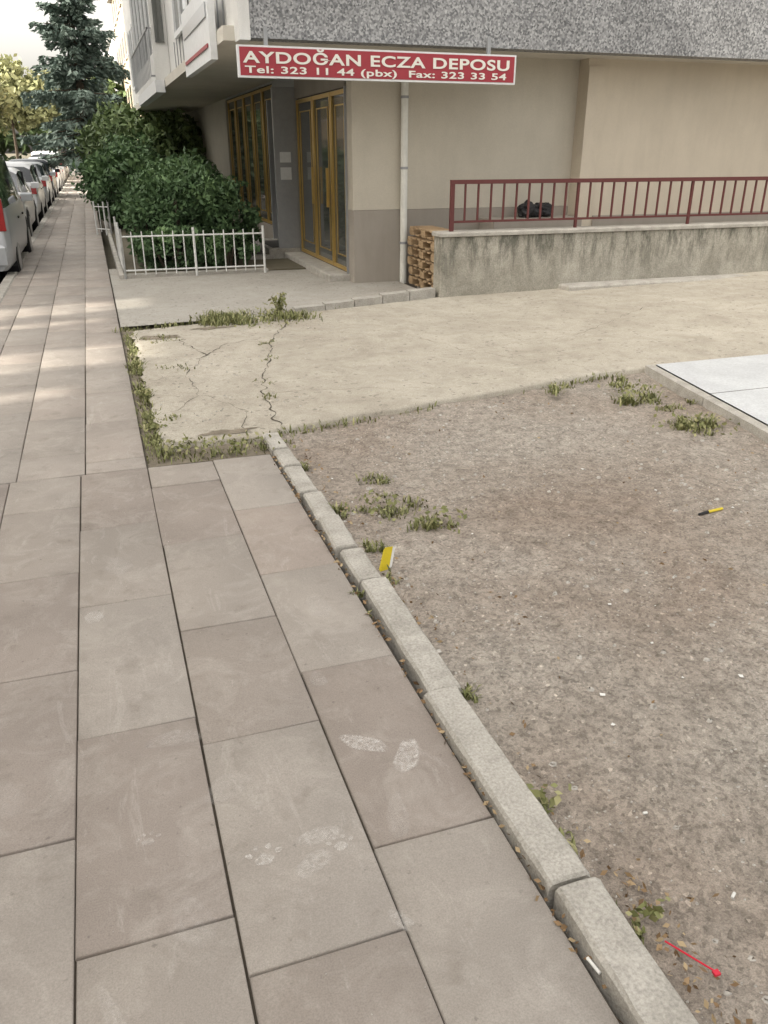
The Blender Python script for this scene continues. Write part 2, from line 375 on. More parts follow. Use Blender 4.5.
def frame(y0,y1,z0,z1,w=.05,d=.022,k='gold'):
    xa=X0+.03-d
    b.box(xa,X0+.028,y0,y0+w,z0,z1,k); b.box(xa,X0+.028,y1-w,y1,z0,z1,k)
    b.box(xa+.002,X0+.027,y0+w,y1-w,z0,z0+w,k); b.box(xa+.002,X0+.027,y0+w,y1-w,z1-w,z1,k)
for (a,c_) in ((10.68,11.45),(11.47,12.42),(12.44,13.43)):
    frame(a,c_,.12,2.32,.05)
    frame(a+.17,c_-.17,.30,2.16,.016,.010)
b.box(X0-.05,X0-.02,11.52,11.55,.9,1.4,'gold'); b.box(X0-.05,X0-.02,12.34,12.37,.9,1.4,'gold')
b.box(X0-.03,X0-.002,10.655,10.675,.1,2.34,'grey')
y=15.12
while y<20.1:
    frame(y,y+.98,.36,2.64,.05); frame(y+.2,y+.78,.55,2.45,.018,.010); y+=1.0
part(b,'gold_frames')
b=MB()
b.box(X0-.03,X0-.003,13.9,14.3,1.35,1.7,'signwhite'); b.box(X0-.03,X0-.003,14.45,14.75,1.2,1.75,'black'); b.box(X0-.03,X0-.003,13.55,13.8,1.1,1.3,'signwhite')
b.box(X0-.35,X0-.003,13.46,13.52,.17,2.5,'grey'); b.box(X0-.27,X0-.1,13.44,13.457,1.45,1.6,'signwhite'); b.box(X0-.27,X0-.1,13.44,13.457,1.2,1.38,'signwhite'); b.box(X0-.12,X0-.003,15.02,15.08,.1,2.4,'grey')
part(b,'wall_plaques')
b=MB(); b.box(2.86,X0+.025,10.62,13.44,-.05,.11,'kerb',.01); b.box(2.62,X0-.003,13.46,15.2,-.05,.17,'kerb',.01); b.box(2.2,2.615,13.3,15.4,-.05,.085,'kerb',.01)
b.box(2.7,3.1,13.6,14.6,.17,.185,'dark'); b.box(2.3,2.58,13.5,14.9,.085,.1,'dark')
part(b,'entrance_steps')
XO=1.68; YO=9.60; ZO=2.69
b=MB()
b.box(XO+.12,14,YO,YO+.25,ZO,3.75,'mosaic'); 
b.box(XO,XO+.117,YO-.01,YO+.25,ZO-.02,9,'white')
b.box(XO+.12,14,YO+.02,YO+.25,3.75,9.0,'wallB')
part(b,'mosaic_parapet')
b=MB(); b.box(XO+.003,14,YO+.253,30,ZO+.004,9,'white'); b.box(XO-.12,14,YO+.3,30,ZO-.0,ZO+.14,'soffit')
part(b,'upper_storey')
b=MB()
for yy in (13.6,23,26.5):
    for zz in (3.35,6.3):
        b.box(XO-.02,XO+.001,yy,yy+1.7,zz,zz+1.4,'glass'); b.box(XO-.05,XO-.022,yy-.06,yy,zz-.06,zz+1.46,'signwhite'); b.box(XO-.05,XO-.022,yy+1.7,yy+1.76,zz-.06,zz+1.46,'signwhite'); b.box(XO-.05,XO-.022,yy+.82,yy+.88,zz,zz+1.4,'signwhite'); b.box(XO-.06,XO-.023,yy,yy+1.7,zz-.08,zz-.003,'signwhite')
for xx in (3,6,9):
    for zz in (4.4,7):
        b.box(xx,xx+1.6,YO-.0,YO+.017,zz,zz+1.3,'glass'); b.box(xx-.06,xx+1.66,YO-.03,YO+.016,zz-.08,zz-.003,'signwhite')
for k in range(14):
    yy=10.5+k*.42
    b.box(XO-.012,XO+.002,yy,yy+.02,ZO+.2,3.3,'grey')
part(b,'upper_windows')
b=MB() # balcony bay
XB=XO-.30
b.box(XB,XO-.13,17.0,22.3,2.60,2.80,'signwhite'); b.box(XB,XO-.003,17.05,22.25,5.2,5.4,'signwhite')
b.box(XB+.02,XO-.003,17.05,17.12,2.8,5.2,'white'); b.box(XB+.02,XO-.003,22.1,22.2,2.8,5.2,'white')
b.box(XB+.03,XO-.003,17.12,22.1,2.803,3.25,'white'); b.box(XB+.06,XB+.08,17.15,22.1,3.25,5.2,'glass')
b.box(XB+.08,XO-.06,17.02,17.048,3.4,4.9,'glass')
for k in range(6): b.box(XB+.02,XB+.057,17.12+k*.96,17.19+k*.96,3.25,5.2,'signwhite')
for k in range(16): b.box(XB-.06,XB-.045,17.05+k*.34,17.065+k*.34,2.85,3.6,'grey')
b.box(XB-.065,XB-.04,17.0,22.3,3.6,3.63,'grey'); b.box(XB-.065,XB+.02,17.0,17.03,2.85,2.88,'grey'); b.box(XB-.065,XB+.02,17.0,17.03,3.6,3.63,'grey')
part(b,'balcony')
b=MB(); b.cyl((3.80,YF-.07,.0),(3.80,YF-.07,2.66),.045,.045,'pipe',14)
for z in (.5,1.4,2.2): b.cyl((3.80,YF-.07,z),(3.80,YF-.07,z+.03),.052,.052,'grey',14)
part(b,'drain_pipe',smooth=False)
b=MB()
b.box(XO-.2,XO-.125,10.35,12.9,2.55,3.3,'signwhite'); b.box(XO-.215,XO-.203,10.5,12.75,2.98,3.12,'cars'); b.box(XO-.215,XO-.203,10.5,12.75,2.68,2.72,'signred')
b.obj('wall_sign')
# main sign
sg=empty('shop_sign')
b=MB(); xa,xb_,za,zb_=1.63,4.85,2.315,2.615; Ys=9.50
b.box(xa,xb_,Ys,Ys+.06,za,zb_,'signwhite'); b.box(xa+.022,xb_-.022,Ys-.004,Ys,za+.02,zb_-.018,'signred')
b.box(xa+.3,xa+.34,Ys+.061,Ys+.098,za+.05,ZO+.1,'grey'); b.box(xb_-.34,xb_-.3,Ys+.061,Ys+.098,za+.05,ZO+.1,'grey')
b.obj('panel',sg)
def text(s,x,z,w,h,name,off):
    cu=D.curves.new(name,'FONT'); cu.body=s; cu.extrude=.002; cu.offset=off; cu.size=1; cu.space_character=1.08
    o=D.objects.new(name,cu); S.collection.objects.link(o)
    bpy.context.view_layer.update(); d=o.dimensions
    o.rotation_euler=(math.pi/2,0,0); sx=w/d.x; sy=h/d.y; o.scale=(sx,sy,1); 
    o.location=(x,Ys-.008,z); cu.materials.append(M['signtxt']); o.parent=sg
text('AYDOĞAN ECZA DEPOSU',xa+.06,2.455,3.08,.145,'lettering_name',.022)
text('Tel: 323 11 44 (pbx)  Fax: 323 33 54',xa+.07,2.360,3.03,.088,'lettering_phone',.02)
# pallets
P=empty('wooden_pallet_stack'); b=MB()
for i in range(6):
    z=.02+i*.122
    jx=random.uniform(-.015,.015)
    for k in range(5): b.box(3.82+jx,4.12+jx,9.28+k*.2,9.28+k*.2+.12,z,z+.018,'wood')
    for k in range(3):
        for q in range(2): b.box(3.82+jx+q*.20,3.82+jx+q*.20+.1,9.28+k*.4,9.28+k*.4+.14,z+.019,z+.080,'wood')
    for k in range(6): b.box(3.82+jx,4.12+jx,9.275+k*.165,9.275+k*.165+.1,z+.081,z+.101,'wood')
b.obj('pallets',P)
b=MB(); b.box(3.9,14,9.225,10.1,-.1,.0,'dado'); b.box(4.9,6.2,9.95,10.41,-.0,.80,'dado'); b.obj('basement_ledge')
def lump(name,c,r,mk,seed):
    import bmesh
    bm=bmesh.new(); bmesh.ops.create_icosphere(bm,subdivisions=4,radius=1)
    for v in bm.verts:
        n=noise.noise(v.co*1.6+Vector((seed,0,0)))*.35+noise.noise(v.co*5+Vector((seed,0,0)))*.12
        v.co*=1+n; v.co.z=max(v.co.z,-.7)
        v.co=Vector((v.co.x*r[0],v.co.y*r[1],v.co.z*r[2]))+Vector(c)
    me=D.meshes.new(name); bm.to_mesh(me); bm.free(); me.materials.append(M[mk]); o=D.objects.new(name,me); S.collection.objects.link(o); return o
lump('garbage_bag',(5.50,10.18,.885),(.14,.12,.115),'black',1); lump('garbage_bag',(5.73,10.20,.88),(.15,.12,.10),'black',5)
# ------------------------------------------------------------------ fences
def fence(name,pts,h=.62,base=0,sp=.13):
    b=MB()
    for (p,q) in zip(pts[:-1],pts[1:]):
        p=Vector((*p,0));q=Vector((*q,0)); L=(q-p).length; d=(q-p)/L
        for z in (.12,h-.06): b.cyl(p+Vector((0,0,z+base)),q+Vector((0,0,z+base)),.012,.012,'fencew',6)
        n=int(L/sp)
        for i in range(n+1):
            o=p+d*(L*i/n); post=(i==0 or i==n or i==n//2)
            hh=h+(.04 if post else 0)
            b.cyl(o+Vector((0,0,base if post else base+.06)),o+Vector((0,0,base+hh)),.018 if post else .009,.018 if post else .009,'fencew',6)
    return b.obj(name)
fence('metal_fence',[(.30,14.2),(.30,11.85),(2.22,11.80)])
fence('metal_fence',[(.32,24),(.30,18.6),(.02,18.9)],.62)
b=MB(); b.box(.22,2.28,11.86,11.96,-.05,.07,'kerb',.01); b.box(.22,.29,11.97,30,-.05,.07,'kerb',.01); b.box(.30,3.0,11.97,13.2,-.05,.04,'earth'); b.box(.30,2.2,13.2,30,-.05,.041,'earth'); b.obj('planting_bed')
# ------------------------------------------------------------------ vegetation
def quads(C,size,tint,aspect=1.6,up=0.0,droop=0.0,dirs=None):
    n=len(C); a=rng.normal(size=(n,3)) if dirs is None else dirs+rng.normal(size=(n,3))*.35
    a[:,2]+=up; a/=np.linalg.norm(a,axis=1)[:,None]; r=rng.normal(size=(n,3)); bb=np.cross(a,r); bb/=np.linalg.norm(bb,axis=1)[:,None]
    s=size*rng.uniform(.6,1.4,n)[:,None]; A=a*s*aspect*.5; Bv=bb*s*.5
    V=np.stack([C-A,C+Bv*.8-A*.1,C+A,C-Bv*.8-A*.1],1).reshape(-1,3); F=np.arange(n*4).reshape(n,4)
    return V,F,np.repeat(tint,4)
def blob_points(n,c,r,fill=.55,seed=0,ns=1.3,thr=-.12):
    out=[];ts=[]
    while len(out)<n:
        d=rng.normal(size=3); d/=np.linalg.norm(d); rad=rng.uniform(fill,1.0)**.7
        lob=1+.30*noise.noise(Vector(d*1.9)+Vector((seed,0,0)))+.18*noise.noise(Vector(d*4.5)+Vector((seed,2,0)))
        p=np.array(c)+d*np.array(r)*rad*lob
        g=noise.noise(Vector(p*ns*2)+Vector((seed,5,1)))
        if g<thr: continue
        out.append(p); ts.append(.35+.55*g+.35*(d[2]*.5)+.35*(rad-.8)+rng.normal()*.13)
    return np.array(out),np.clip(ts,0,1)
def foliage(name,blobs,mat,size,parent=None,up=0,aspect=1.6,ns=1.3,thr=-.12,fill=.55):
    Vs=[];Fs=[];Ts=[];o=0
    for i,(n,c,r) in enumerate(blobs):
        P,T=blob_points(int(n*.8),c,r,fill,i*3.7+len(name),ns,thr); V,F,T2=quads(P,size*1.08,T,aspect,up)
        Vs.append(V);Fs.append(F+o);Ts.append(T2);o+=len(V)
    return np_mesh(name,np.concatenate(Vs),np.concatenate(Fs),mat,np.concatenate(Ts),parent)
def shrub(name,blobs,mat,size,trunk=None,**k):
    P=empty(name); foliage('foliage',blobs,mat,size,P,**k)
    b=MB()
    for q in blobs:
        cc=q[1]
        for j in range(3):
            a=random.uniform(0,6.28); b.cyl((cc[0]+.1*math.cos(a),cc[1]+.1*math.sin(a),0),(cc[0]+q[2][0]*.5*math.cos(a),cc[1]+q[2][1]*.5*math.sin(a),cc[2]+q[2][2]*.3),.03,.01,'bark',6)
    b.obj('stems',P)
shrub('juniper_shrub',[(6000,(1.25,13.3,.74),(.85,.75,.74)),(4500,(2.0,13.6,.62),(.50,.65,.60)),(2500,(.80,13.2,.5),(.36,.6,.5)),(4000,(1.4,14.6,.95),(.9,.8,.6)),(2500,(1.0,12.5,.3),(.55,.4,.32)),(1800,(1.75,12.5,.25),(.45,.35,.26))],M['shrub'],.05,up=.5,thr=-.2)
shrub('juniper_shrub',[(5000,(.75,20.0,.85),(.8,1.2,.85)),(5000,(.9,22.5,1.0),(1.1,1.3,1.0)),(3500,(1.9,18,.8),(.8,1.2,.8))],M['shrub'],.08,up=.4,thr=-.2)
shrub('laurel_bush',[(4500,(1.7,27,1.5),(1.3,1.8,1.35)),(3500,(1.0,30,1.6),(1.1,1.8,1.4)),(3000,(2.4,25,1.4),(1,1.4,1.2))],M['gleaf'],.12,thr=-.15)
def conifer(name,x,y,H,R,z0,mat):
    P=empty(name); b=MB(); pts=8
    for i in range(pts):
        b.cyl((x,y,H*i/pts),(x+.02,y,H*(i+1)/pts),.2*(1-i/pts)+.02,.2*(1-(i+1)/pts)+.02,'bark',8,False)
    C=[];T=[];Dr=[]
    z=z0
    while z<H:
        t=(z-z0)/(H-z0); rr=R*(1-t)**.8*random.uniform(.6,1.2)+.1; nb=7 if t<.7 else 5
        for k in range(nb):
            a=random.uniform(0,6.283); L=rr*random.uniform(.6,1.15); rise=.30-.35*(1-t); z_=z+random.uniform(-.15,.15)
            tip=Vector((x+math.cos(a)*L,y+math.sin(a)*L,z_+L*rise-.12*L))
            b.cyl((x,y,z_),tip,.03,.006,'bark',4,False)
            n=int(80*L)+10; dirv=(tip-Vector((x,y,z_))).normalized()
            side=Vector((-math.sin(a),math.cos(a),0))
            for q in range(n):
                s=random.random()**.7; w=(1-s)*.36*L+.06; off=random.uniform(-w,w)
                p=Vector((x,y,z_))+(tip-Vector((x,y,z_)))*s+side*off+Vector((0,0,-abs(random.gauss(0,.14))-abs(off)*.15))
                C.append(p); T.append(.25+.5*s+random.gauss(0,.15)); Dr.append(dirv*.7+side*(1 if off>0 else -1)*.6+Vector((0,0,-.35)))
        z+=.34-.12*t
    b.obj('trunk',P)
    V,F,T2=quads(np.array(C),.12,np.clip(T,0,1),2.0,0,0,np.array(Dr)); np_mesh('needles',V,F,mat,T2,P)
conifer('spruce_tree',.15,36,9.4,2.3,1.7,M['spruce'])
def tree(name,x,y,H,R,mat,leaf,n=5500,trunk=.16):
    P=empty(name); b=MB(); b.cyl((x,y,-.1),(x+.1,y,H*.42),trunk,trunk*.7,'bark',9)
    bl=[]
    for k in range(7):
        a=k*2.4; zz=H*random.uniform(.5,.82); rr=R*random.uniform(.35,.62)
        c=(x+math.cos(a)*rr,y+math.sin(a)*rr,zz); b.cyl((x+.1,y,H*.40),c,trunk*.5,.02,'bark',6,False); bl.append((n//8,c,(R*.5,R*.5,H*.17)))
    bl.append((n//8,(x,y,H*.85),(R*.5,R*.5,H*.15)))
    b.obj('trunk',P); foliage('foliage',bl,mat,leaf,P,fill=.3,thr=-.1,ns=.5)
tree('dapple_tree',-7.2,62,7.6,3.2,M['yleaf'],.26); tree('dapple_tree',-9.8,78,10,4.2,M['yleaf'],.30); tree('dapple_tree',-6.5,95,10,4.5,M['yleaf'],.4)
tree('dapple_tree',-3.2,120,11,4,M['yleaf'],.45); tree('dapple_tree',2.4,70,7.5,2.4,M['gleaf'],.3,4000)
tree('dapple_tree',-11.9,9.4,12.5,1.7,M['gleaf'],.15,420)  # unseen tree added to break the sun streaks into dapples
foliage('distant_trees',[(2500,(-14,170,6),(12,4,7)),(2500,(2,180,5),(12,4,6)),(2500,(-30,165,7),(12,4,8))],M['gleaf'],.9,fill=.3,ns=.2)
# ------------------------------------------------------------------ cars
def car(name,x_right,y_rear,paint,kind='hatch'):
    P=empty(name); W=.86; cx=x_right-W
    if kind=='van': st=[(0,.95,1.02,.90),(.06,1.0,1.15,.97),(.12,1.02,1.62,.98),(.35,1.02,1.74,1),(1.3,1.02,1.78,1),(2.4,1.0,1.76,1),(2.75,1.0,1.70,1),(3.45,1.0,1.10,.98),(4.05,.86,.90,.93),(4.25,.70,.72,.85)]
    elif kind=='sedan': st=[(0,.85,.88,.88),(.08,.93,.96,.94),(.65,.96,1.0,.98),(1.15,.95,1.38,1),(1.5,.95,1.43,1),(2.4,.93,1.43,1),(2.65,.93,1.38,1),(3.3,.92,1.0,.98),(4.1,.80,.85,.93),(4.3,.66,.68,.85)]
    else: st=[(0,.85,.95,.90),(.06,.90,1.02,.95),(.35,.95,1.38,.98),(.6,.95,1.46,1),(1.5,.94,1.49,1),(2.2,.93,1.47,1),(2.5,.93,1.42,1),(3.15,.92,1.0,.98),(3.75,.80,.86,.93),(3.95,.66,.68,.85)]
    L=st[-1][0]; b=MB(); rows=[]
    for (y,bz,rz,wf) in st:
        w=W*wf; cab=rz-bz>.25; rw=w*(.80 if cab else .93)
        half=[(w*.86,.20),(w*.97,.30),(w,.55),(w*.985,bz-.06),(w*.955,bz),(rw+(.03 if cab else 0),rz-.07 if cab else rz-.02),(rw*.86,rz-.005),(0,rz+.015)]
        pts=[(cx+a,y_rear+y,z-.13) for a,z in half]+[(cx-a,y_rear+y,z-.13) for a,z in reversed(half[:-1])]
        rows.append(list(range(len(b.v),len(b.v)+len(pts)))); b.v+=pts
    n=15
    for j in range(len(st)-1):
        cab0=st[j][2]-st[j][1]>.25; cab1=st[j+1][2]-st[j+1][1]>.25
        for q in range(n-1):
            k=paint
            if q in (4,9) and (cab0 and cab1): k='cglass'
            if q in (5,6,7,8) and cab0!=cab1: k='cglass'
            b.f.append((rows[j][q],rows[j][q+1],rows[j+1][q+1],rows[j+1][q])); b.mi.append(b.m(k))
    b.f.append(tuple(reversed(rows[0]))); b.mi.append(b.m(paint)); b.f.append(tuple(rows[-1])); b.mi.append(b.m(paint))
    o=b.obj('body',P,smooth=True); 
    md=o.modifiers.new('e','EDGE_SPLIT'); md.split_angle=math.radians(38)
    b=MB()
    for wy in (.75,L-.85):
        for sx in (1,-1):
            xo=cx+sx*(W-.02); xi=cx+sx*(W-.24); c=y_rear+wy
            b.cyl((xi,c,.19),(xo+sx*.012,c,.19),.325,.325,'tyre',22); b.cyl((xo+sx*.013,c,.19),(xo+sx*.022,c,.19),.21,.19,'hub',14)
            b.cyl((xi,c,.2),(xo+sx*.004,c,.2),.375,.375,'black',22)
    b.obj('wheels',P)
    b=MB()
    for sx in (1,-1):
        x0=cx+sx*(W*.94); b.box(min(x0,x0-sx*.13),max(x0,x0-sx*.13),y_rear-.02,y_rear+.07,.60,.80 if kind!='van' else 1.02,'red',.01)
        b.box(min(cx+sx*.55,cx+sx*.8),max(cx+sx*.55,cx+sx*.8),y_rear+L-.14,y_rear+L-.02,.45,.58,'lamp')
        xm=cx+sx*(W+.09); b.box(xm-.09,xm+.09,y_rear+L*.66,y_rear+L*.66+.1,.85,.98,paint,.02)
        for hy in (L*.38,L*.60): b.box(cx+sx*(W+.0)-.012,cx+sx*(W)+.012,y_rear+hy,y_rear+hy+.16,.66,.69,'black')
        xx=cx+sx*(W*.90)
        b.box(xx-.02,xx+.02,y_rear+L*.43,y_rear+L*.43+.07,.80,1.22,'black')
    b.box(cx-W*.88,cx+W*.88,y_rear-.06,y_rear+.1,.15,.42,paint,.03); b.box(cx-W*.85,cx+W*.85,y_rear+L-.08,y_rear+L+.05,.12,.38,paint,.03)
    b.box(cx-.26,cx+.26,y_rear-.07,y_rear-.055,.42,.53,'paper')
    b.obj('fittings',P,bevel=.008)
yy=12.75
for i,(pt,kd) in enumerate([('cars','van'),('carw','sedan'),('carw','hatch'),('cars','sedan'),('card','hatch'),('carw','sedan'),('cars','hatch'),('carw','van'),('card','sedan'),('carw','sedan')]):
    car('parked_car',-1.12 if i==0 else -1.20-random.uniform(0,.1),yy,pt,kd); yy+=5.3+random.uniform(-.2,.6)
# ------------------------------------------------------------------ far / other side buildings
def house(name,x0,x1,y0,y1,h,mk,face='+x',roofk=None):
    P=empty(name); b=MB(); b.box(x0,x1,y0,y1,-.2,h,mk); b.obj('walls',P); b=MB(); xf=x1 if face=='+x' else x0; s=1 if face=='+x' else -1
    z=1.2
    while z+1.5<h:
        y=y0+1.2
        while y+1.6<y1:
            b.box(min(xf+s*.003,xf+s*.03),max(xf+s*.003,xf+s*.03),y,y+1.5,z,z+1.4,'glass'); b.box(min(xf+s*.003,xf+s*.1),max(xf+s*.003,xf+s*.1),y-.1,y+1.6,z-.1,z-.003,'white'); y+=3
        x=x0+1
        while x+1.5<x1:
            b.box(x,x+1.4,y0-.03,y0-.003,z,z+1.4,'glass'); x+=2.8
        z+=3
    b.obj('windows',P); b=MB(); b.box(x0-.3,x1+.3,y0-.0,y1+.0,h+.003,h+.3,roofk or 'white'); 
    if roofk:
        b.poly([(x0-.3,y0-.3,h+.3),(x1+.3,y0-.3,h+.3),((x0+x1)/2,(y0+y1)/2,h+2.5)],roofk); b.poly([(x1+.3,y0-.3,h+.3),(x1+.3,y1+.3,h+.3),((x0+x1)/2,(y0+y1)/2,h+2.5)],roofk)
        b.poly([(x0-.3,y1+.3,h+.3),(x0-.3,y0-.3,h+.3),((x0+x1)/2,(y0+y1)/2,h+2.5)],roofk)
    b.obj('roof',P)
house('apartment_block',-24,-14,-40,1.0,20,'brownb'); house('apartment_block',-24,-14,9.0,34,20,'white')  # unseen blocks opposite, placed and sized to shade sidewalk and driveway
# added unseen screen between the two; its slots shape sun streaks on the sidewalk
b=MB()
for (a,c_) in ((1.003,3.58),(3.88,4.45),(5.20,6.35),(6.60,6.95),(7.65,8.997)): b.box(-14.9,-14.5,a,c_,-.2,19,'white')
for (a,c_,h) in ((3.583,3.877,10.75),(4.453,5.197,11.25),(6.353,6.597,10.95),(6.953,7.647,11.3)): b.box(-14.88,-14.52,a,c_,h,18.9,'white')
b.obj('sun_slot_screen')
house('apartment_block',4,16,33,48,11,'white','-x'); house('apartment_block',3.4,15,54,75,12,'brownb','-x'); house('apartment_block',3.6,15,82,110,11,'white','-x')
house('apartment_block',-26,-13,110,135,14,'white','+x','roof'); house('apartment_block',-24,-14,64,90,11,'brownb','+x','roof')
# ------------------------------------------------------------------ grass, weeds, litter
def blades(name,spots,mat=None,h=.05,w=.006,parent=None):
    V=[];F=[];T=[]
    for (x,y,n,sx,sy,hs,z) in spots:
        for _ in range(n):
            px=x+rng.normal()*sx; py=y+rng.normal()*sy; a=rng.uniform(0,6.283); l=rng.uniform(.2,1.0)
            hh=h*hs*rng.uniform(.4,1.3); ww=w*rng.uniform(.6,1.5)*(1.2 if hs>.8 else 1)
            dx,dy=math.cos(a),math.sin(a); nx_,ny_=-dy*ww,dx*ww; i=len(V)
            V+=[(px-nx_*.5,py-ny_*.5,z),(px+nx_*.5,py+ny_*.5,z),(px+nx_*.6+dx*l*hh*.4,py+ny_*.6+dy*l*hh*.4,z+hh*.6),(px-nx_*.6+dx*l*hh*.4,py-ny_*.6+dy*l*hh*.4,z+hh*.6)]
            V+=[(px+nx_*.1+dx*l*hh,py+ny_*.1+dy*l*hh,z+hh*.85),(px-nx_*.1+dx*l*hh,py-ny_*.1+dy*l*hh,z+hh*.85)]
            F+=[(i,i+1,i+2,i+3),(i+3,i+2,i+4,i+5)]; t=min(1,max(0,rng.normal(.5,.27))); T+=[t*.6,t*.6,t,t,t,t]
    return np_mesh(name,V,F,mat or M['grass'],T,parent)
sp=[]
y=4.5
while y<8.1:
    n1=noise.noise(Vector((0,y*2.6,0))); d=.75 if n1>.05 else (.35 if n1>-.2 else .1)
    sp.append((.17+random.uniform(-.02,.03),y,int(42*d),.028,.04,.45+.4*random.random(),-.02)); y+=.055
x=.15
while x<.95:
    sp.append((x,4.53+random.uniform(-.06,.07),int(30*random.uniform(.1,1.1)),.04,.045,.55,-.025)); x+=.05
x=.1
while x<1.3:
    sp.append((x,8.2+.24*(x-.1)+random.uniform(-.05,.06),int(26*random.uniform(.1,1)),.06,.05,.7,-.0)); x+=.06
for k in range(34): sp.append((random.uniform(.95,1.95),8.35+random.uniform(-.18,.25),46,.06,.06,random.uniform(.6,1.3),0.01))
x=.9
while x<3.75:
    d=max(0,noise.noise(Vector((x*2.3,3,0)))+.05) + (.45 if x<1.4 else 0)+(.3 if 3.1<x<3.7 else 0)
    sp.append((x,edge_y(x)-.04,int(18*d),.035,.025,.5+.3*random.random(),-.025)); x+=.06
blades('grass_strip',sp,h=.07,w=.007)
sp=[]
for (x,y,n,r,hh) in [(1.23,3.9,110,.07,.5),(1.15,3.45,170,.09,.6),(1.37,3.2,150,.07,.55),(1.1,3.6,50,.09,.5),(.97,3.05,80,.04,.7),(.95,3.5,90,.05,.65),(.93,4.2,110,.05,.7),(.95,2.75,30,.04,.5),
    (3.55,4.72,260,.10,.9),(3.60,4.95,150,.09,.7),(3.62,4.45,110,.08,.6),(3.52,4.0,330,.10,.95),(3.45,3.8,50,.08,.6),(3.05,5.0,130,.07,.8),(.95,1.45,60,.035,.6),(.93,1.3,30,.03,.5),(.95,1.93,40,.025,.6),(.96,1.03,45,.025,.5),(.797,2.5,30,.012,.5),(.80,2.65,30,.012,.5),(1.36,7.2,50,.05,.5),(1.2,6.6,30,.05,.4),(1.05,5.9,30,.05,.4),(.99,5.5,30,.05,.5),(.5,7.6,90,.12,.4),(.45,6.6,45,.08,.4),(.4,7.75,90,.1,.5),(.3,5.2,40,.05,.4)]:
    for q in range(4):
        ox,oy=rng.normal()*r,rng.normal()*r*.8
        sp.append((x+ox,y+oy,n//4+1,r*.35,r*.35,hh*random.uniform(.6,1.2),zd(x+ox,y+oy)-.003 if y<4.8 else .01))
blades('weeds',sp,h=.065,w=.0065)
P=empty('tall_weed'); b=MB(); C=[];T=[]
for k in range(5):
    tip=Vector((1.72+random.uniform(-.12,.12),8.5+random.uniform(-.1,.1),random.uniform(.2,.36))); b.cyl((1.72,8.5,0),tip,.006,.002,'grass',5)
    for q in range(40):
        s=random.random(); C.append(Vector((1.72,8.5,0)).lerp(tip,s)+Vector((random.gauss(0,.025),random.gauss(0,.025),0))); T.append(random.uniform(.3,1))
b.obj('stems',P); V,F,T2=quads(np.array(C),.03,np.array(T),1.6,.5); np_mesh('leaves',V,F,M['grass'],T2,P)
C=[];T=[]
for (x,y,r,n) in [(.99,1.03,.028,22),(3.52,4.0,.10,130),(3.55,4.75,.10,90),(1.5,8.4,.25,350),(.6,4.55,.15,90),(.3,4.6,.10,90),(.17,5.0,.03,60),(.17,5.8,.03,50),(1.15,3.45,.08,50),(1.37,3.2,.07,40),(.95,1.42,.03,16)]:
    for _ in range(n): C.append((x+rng.normal()*r,y+rng.normal()*r*(.5 if y<4.7 and x<1 else 1),(.0 if y<4.4 else .02)+abs(rng.normal())*.02)); T.append(rng.uniform(.2,1))
V,F,T2=quads(np.array(C),.022,np.array(T),1.3,.3); np_mesh('broadleaf_weeds',V,F,M['grass'],T2)
C=[];T=[]
for _ in range(560):
    m=rng.uniform()
    if m<.4: x=.795+rng.normal()*.008;y=rng.uniform(.5,4.3);z=.004
    elif m<.7: x=.95+abs(rng.normal())*.05;y=rng.uniform(.4,4.6);z=-.016
    else: x=rng.uniform(1,3.6);y=rng.uniform(.6,5);z=zd(x,y)+.004
    C.append((x,y,z)); T.append(rng.uniform(0,1))
for _ in range(90): C.append((1.0+rng.normal()*.05,1.0+rng.normal()*.12,-.013)); T.append(rng.uniform(0,1))
C=np.array(C); dirs=rng.normal(size=C.shape); dirs[:,2]*=.25
V,F,T2=quads(C,.013,np.array(T),1.5,0,0,dirs); np_mesh('dead_leaves',V,F,M['dry'],T2)
# pebbles
V=[];F=[]
def peb(x,y,z,s):
    i=len(V); a=random.uniform(0,6.28); k=[random.uniform(.6,1.2) for _ in range(6)]
    for j in range(5):
        t=a+j*1.2566; V.append((x+math.cos(t)*s*k[j],y+math.sin(t)*s*k[j]*.8,z)); 
    for j in range(5):
        t=a+j*1.2566; V.append((x+math.cos(t)*s*k[j]*.6,y+math.sin(t)*s*k[j]*.5,z+s*.6*k[5]))
    for j in range(5): F.append((i+j,i+(j+1)%5,i+5+(j+1)%5,i+5+j))
    F.append((i+5,i+6,i+7,i+8)); F.append((i+5,i+8,i+9,i+5+0))
for _ in range(12000):
    x=random.uniform(.93,3.75); y=random.uniform(.3,5.0)
    if y>edge_y(x)-.05 or x>ex(y)-.03 or noise.noise(Vector((x*1.5,y*1.5,2)))+random.uniform(-.3,.3)<-.1: continue
    s=random.choice([.0022,.003,.003,.004,.005,.006]) if random.random()<.965 else random.uniform(.008,.018)
    peb(x,y,zd(x,y)-.001,s)
for _ in range(300):
    x=random.uniform(-1,.78);y=random.uniform(.6,6); peb(x,y,.001,random.choice([.0012,.0018,.0025]))
for _ in range(500): peb(random.uniform(.25,2.5),random.uniform(5,8.2),.016,random.choice([.003,.005,.008,.01]))
F=[f for f in F if len(set(f))==4]
np_mesh('gravel',V,F,M['stone'])
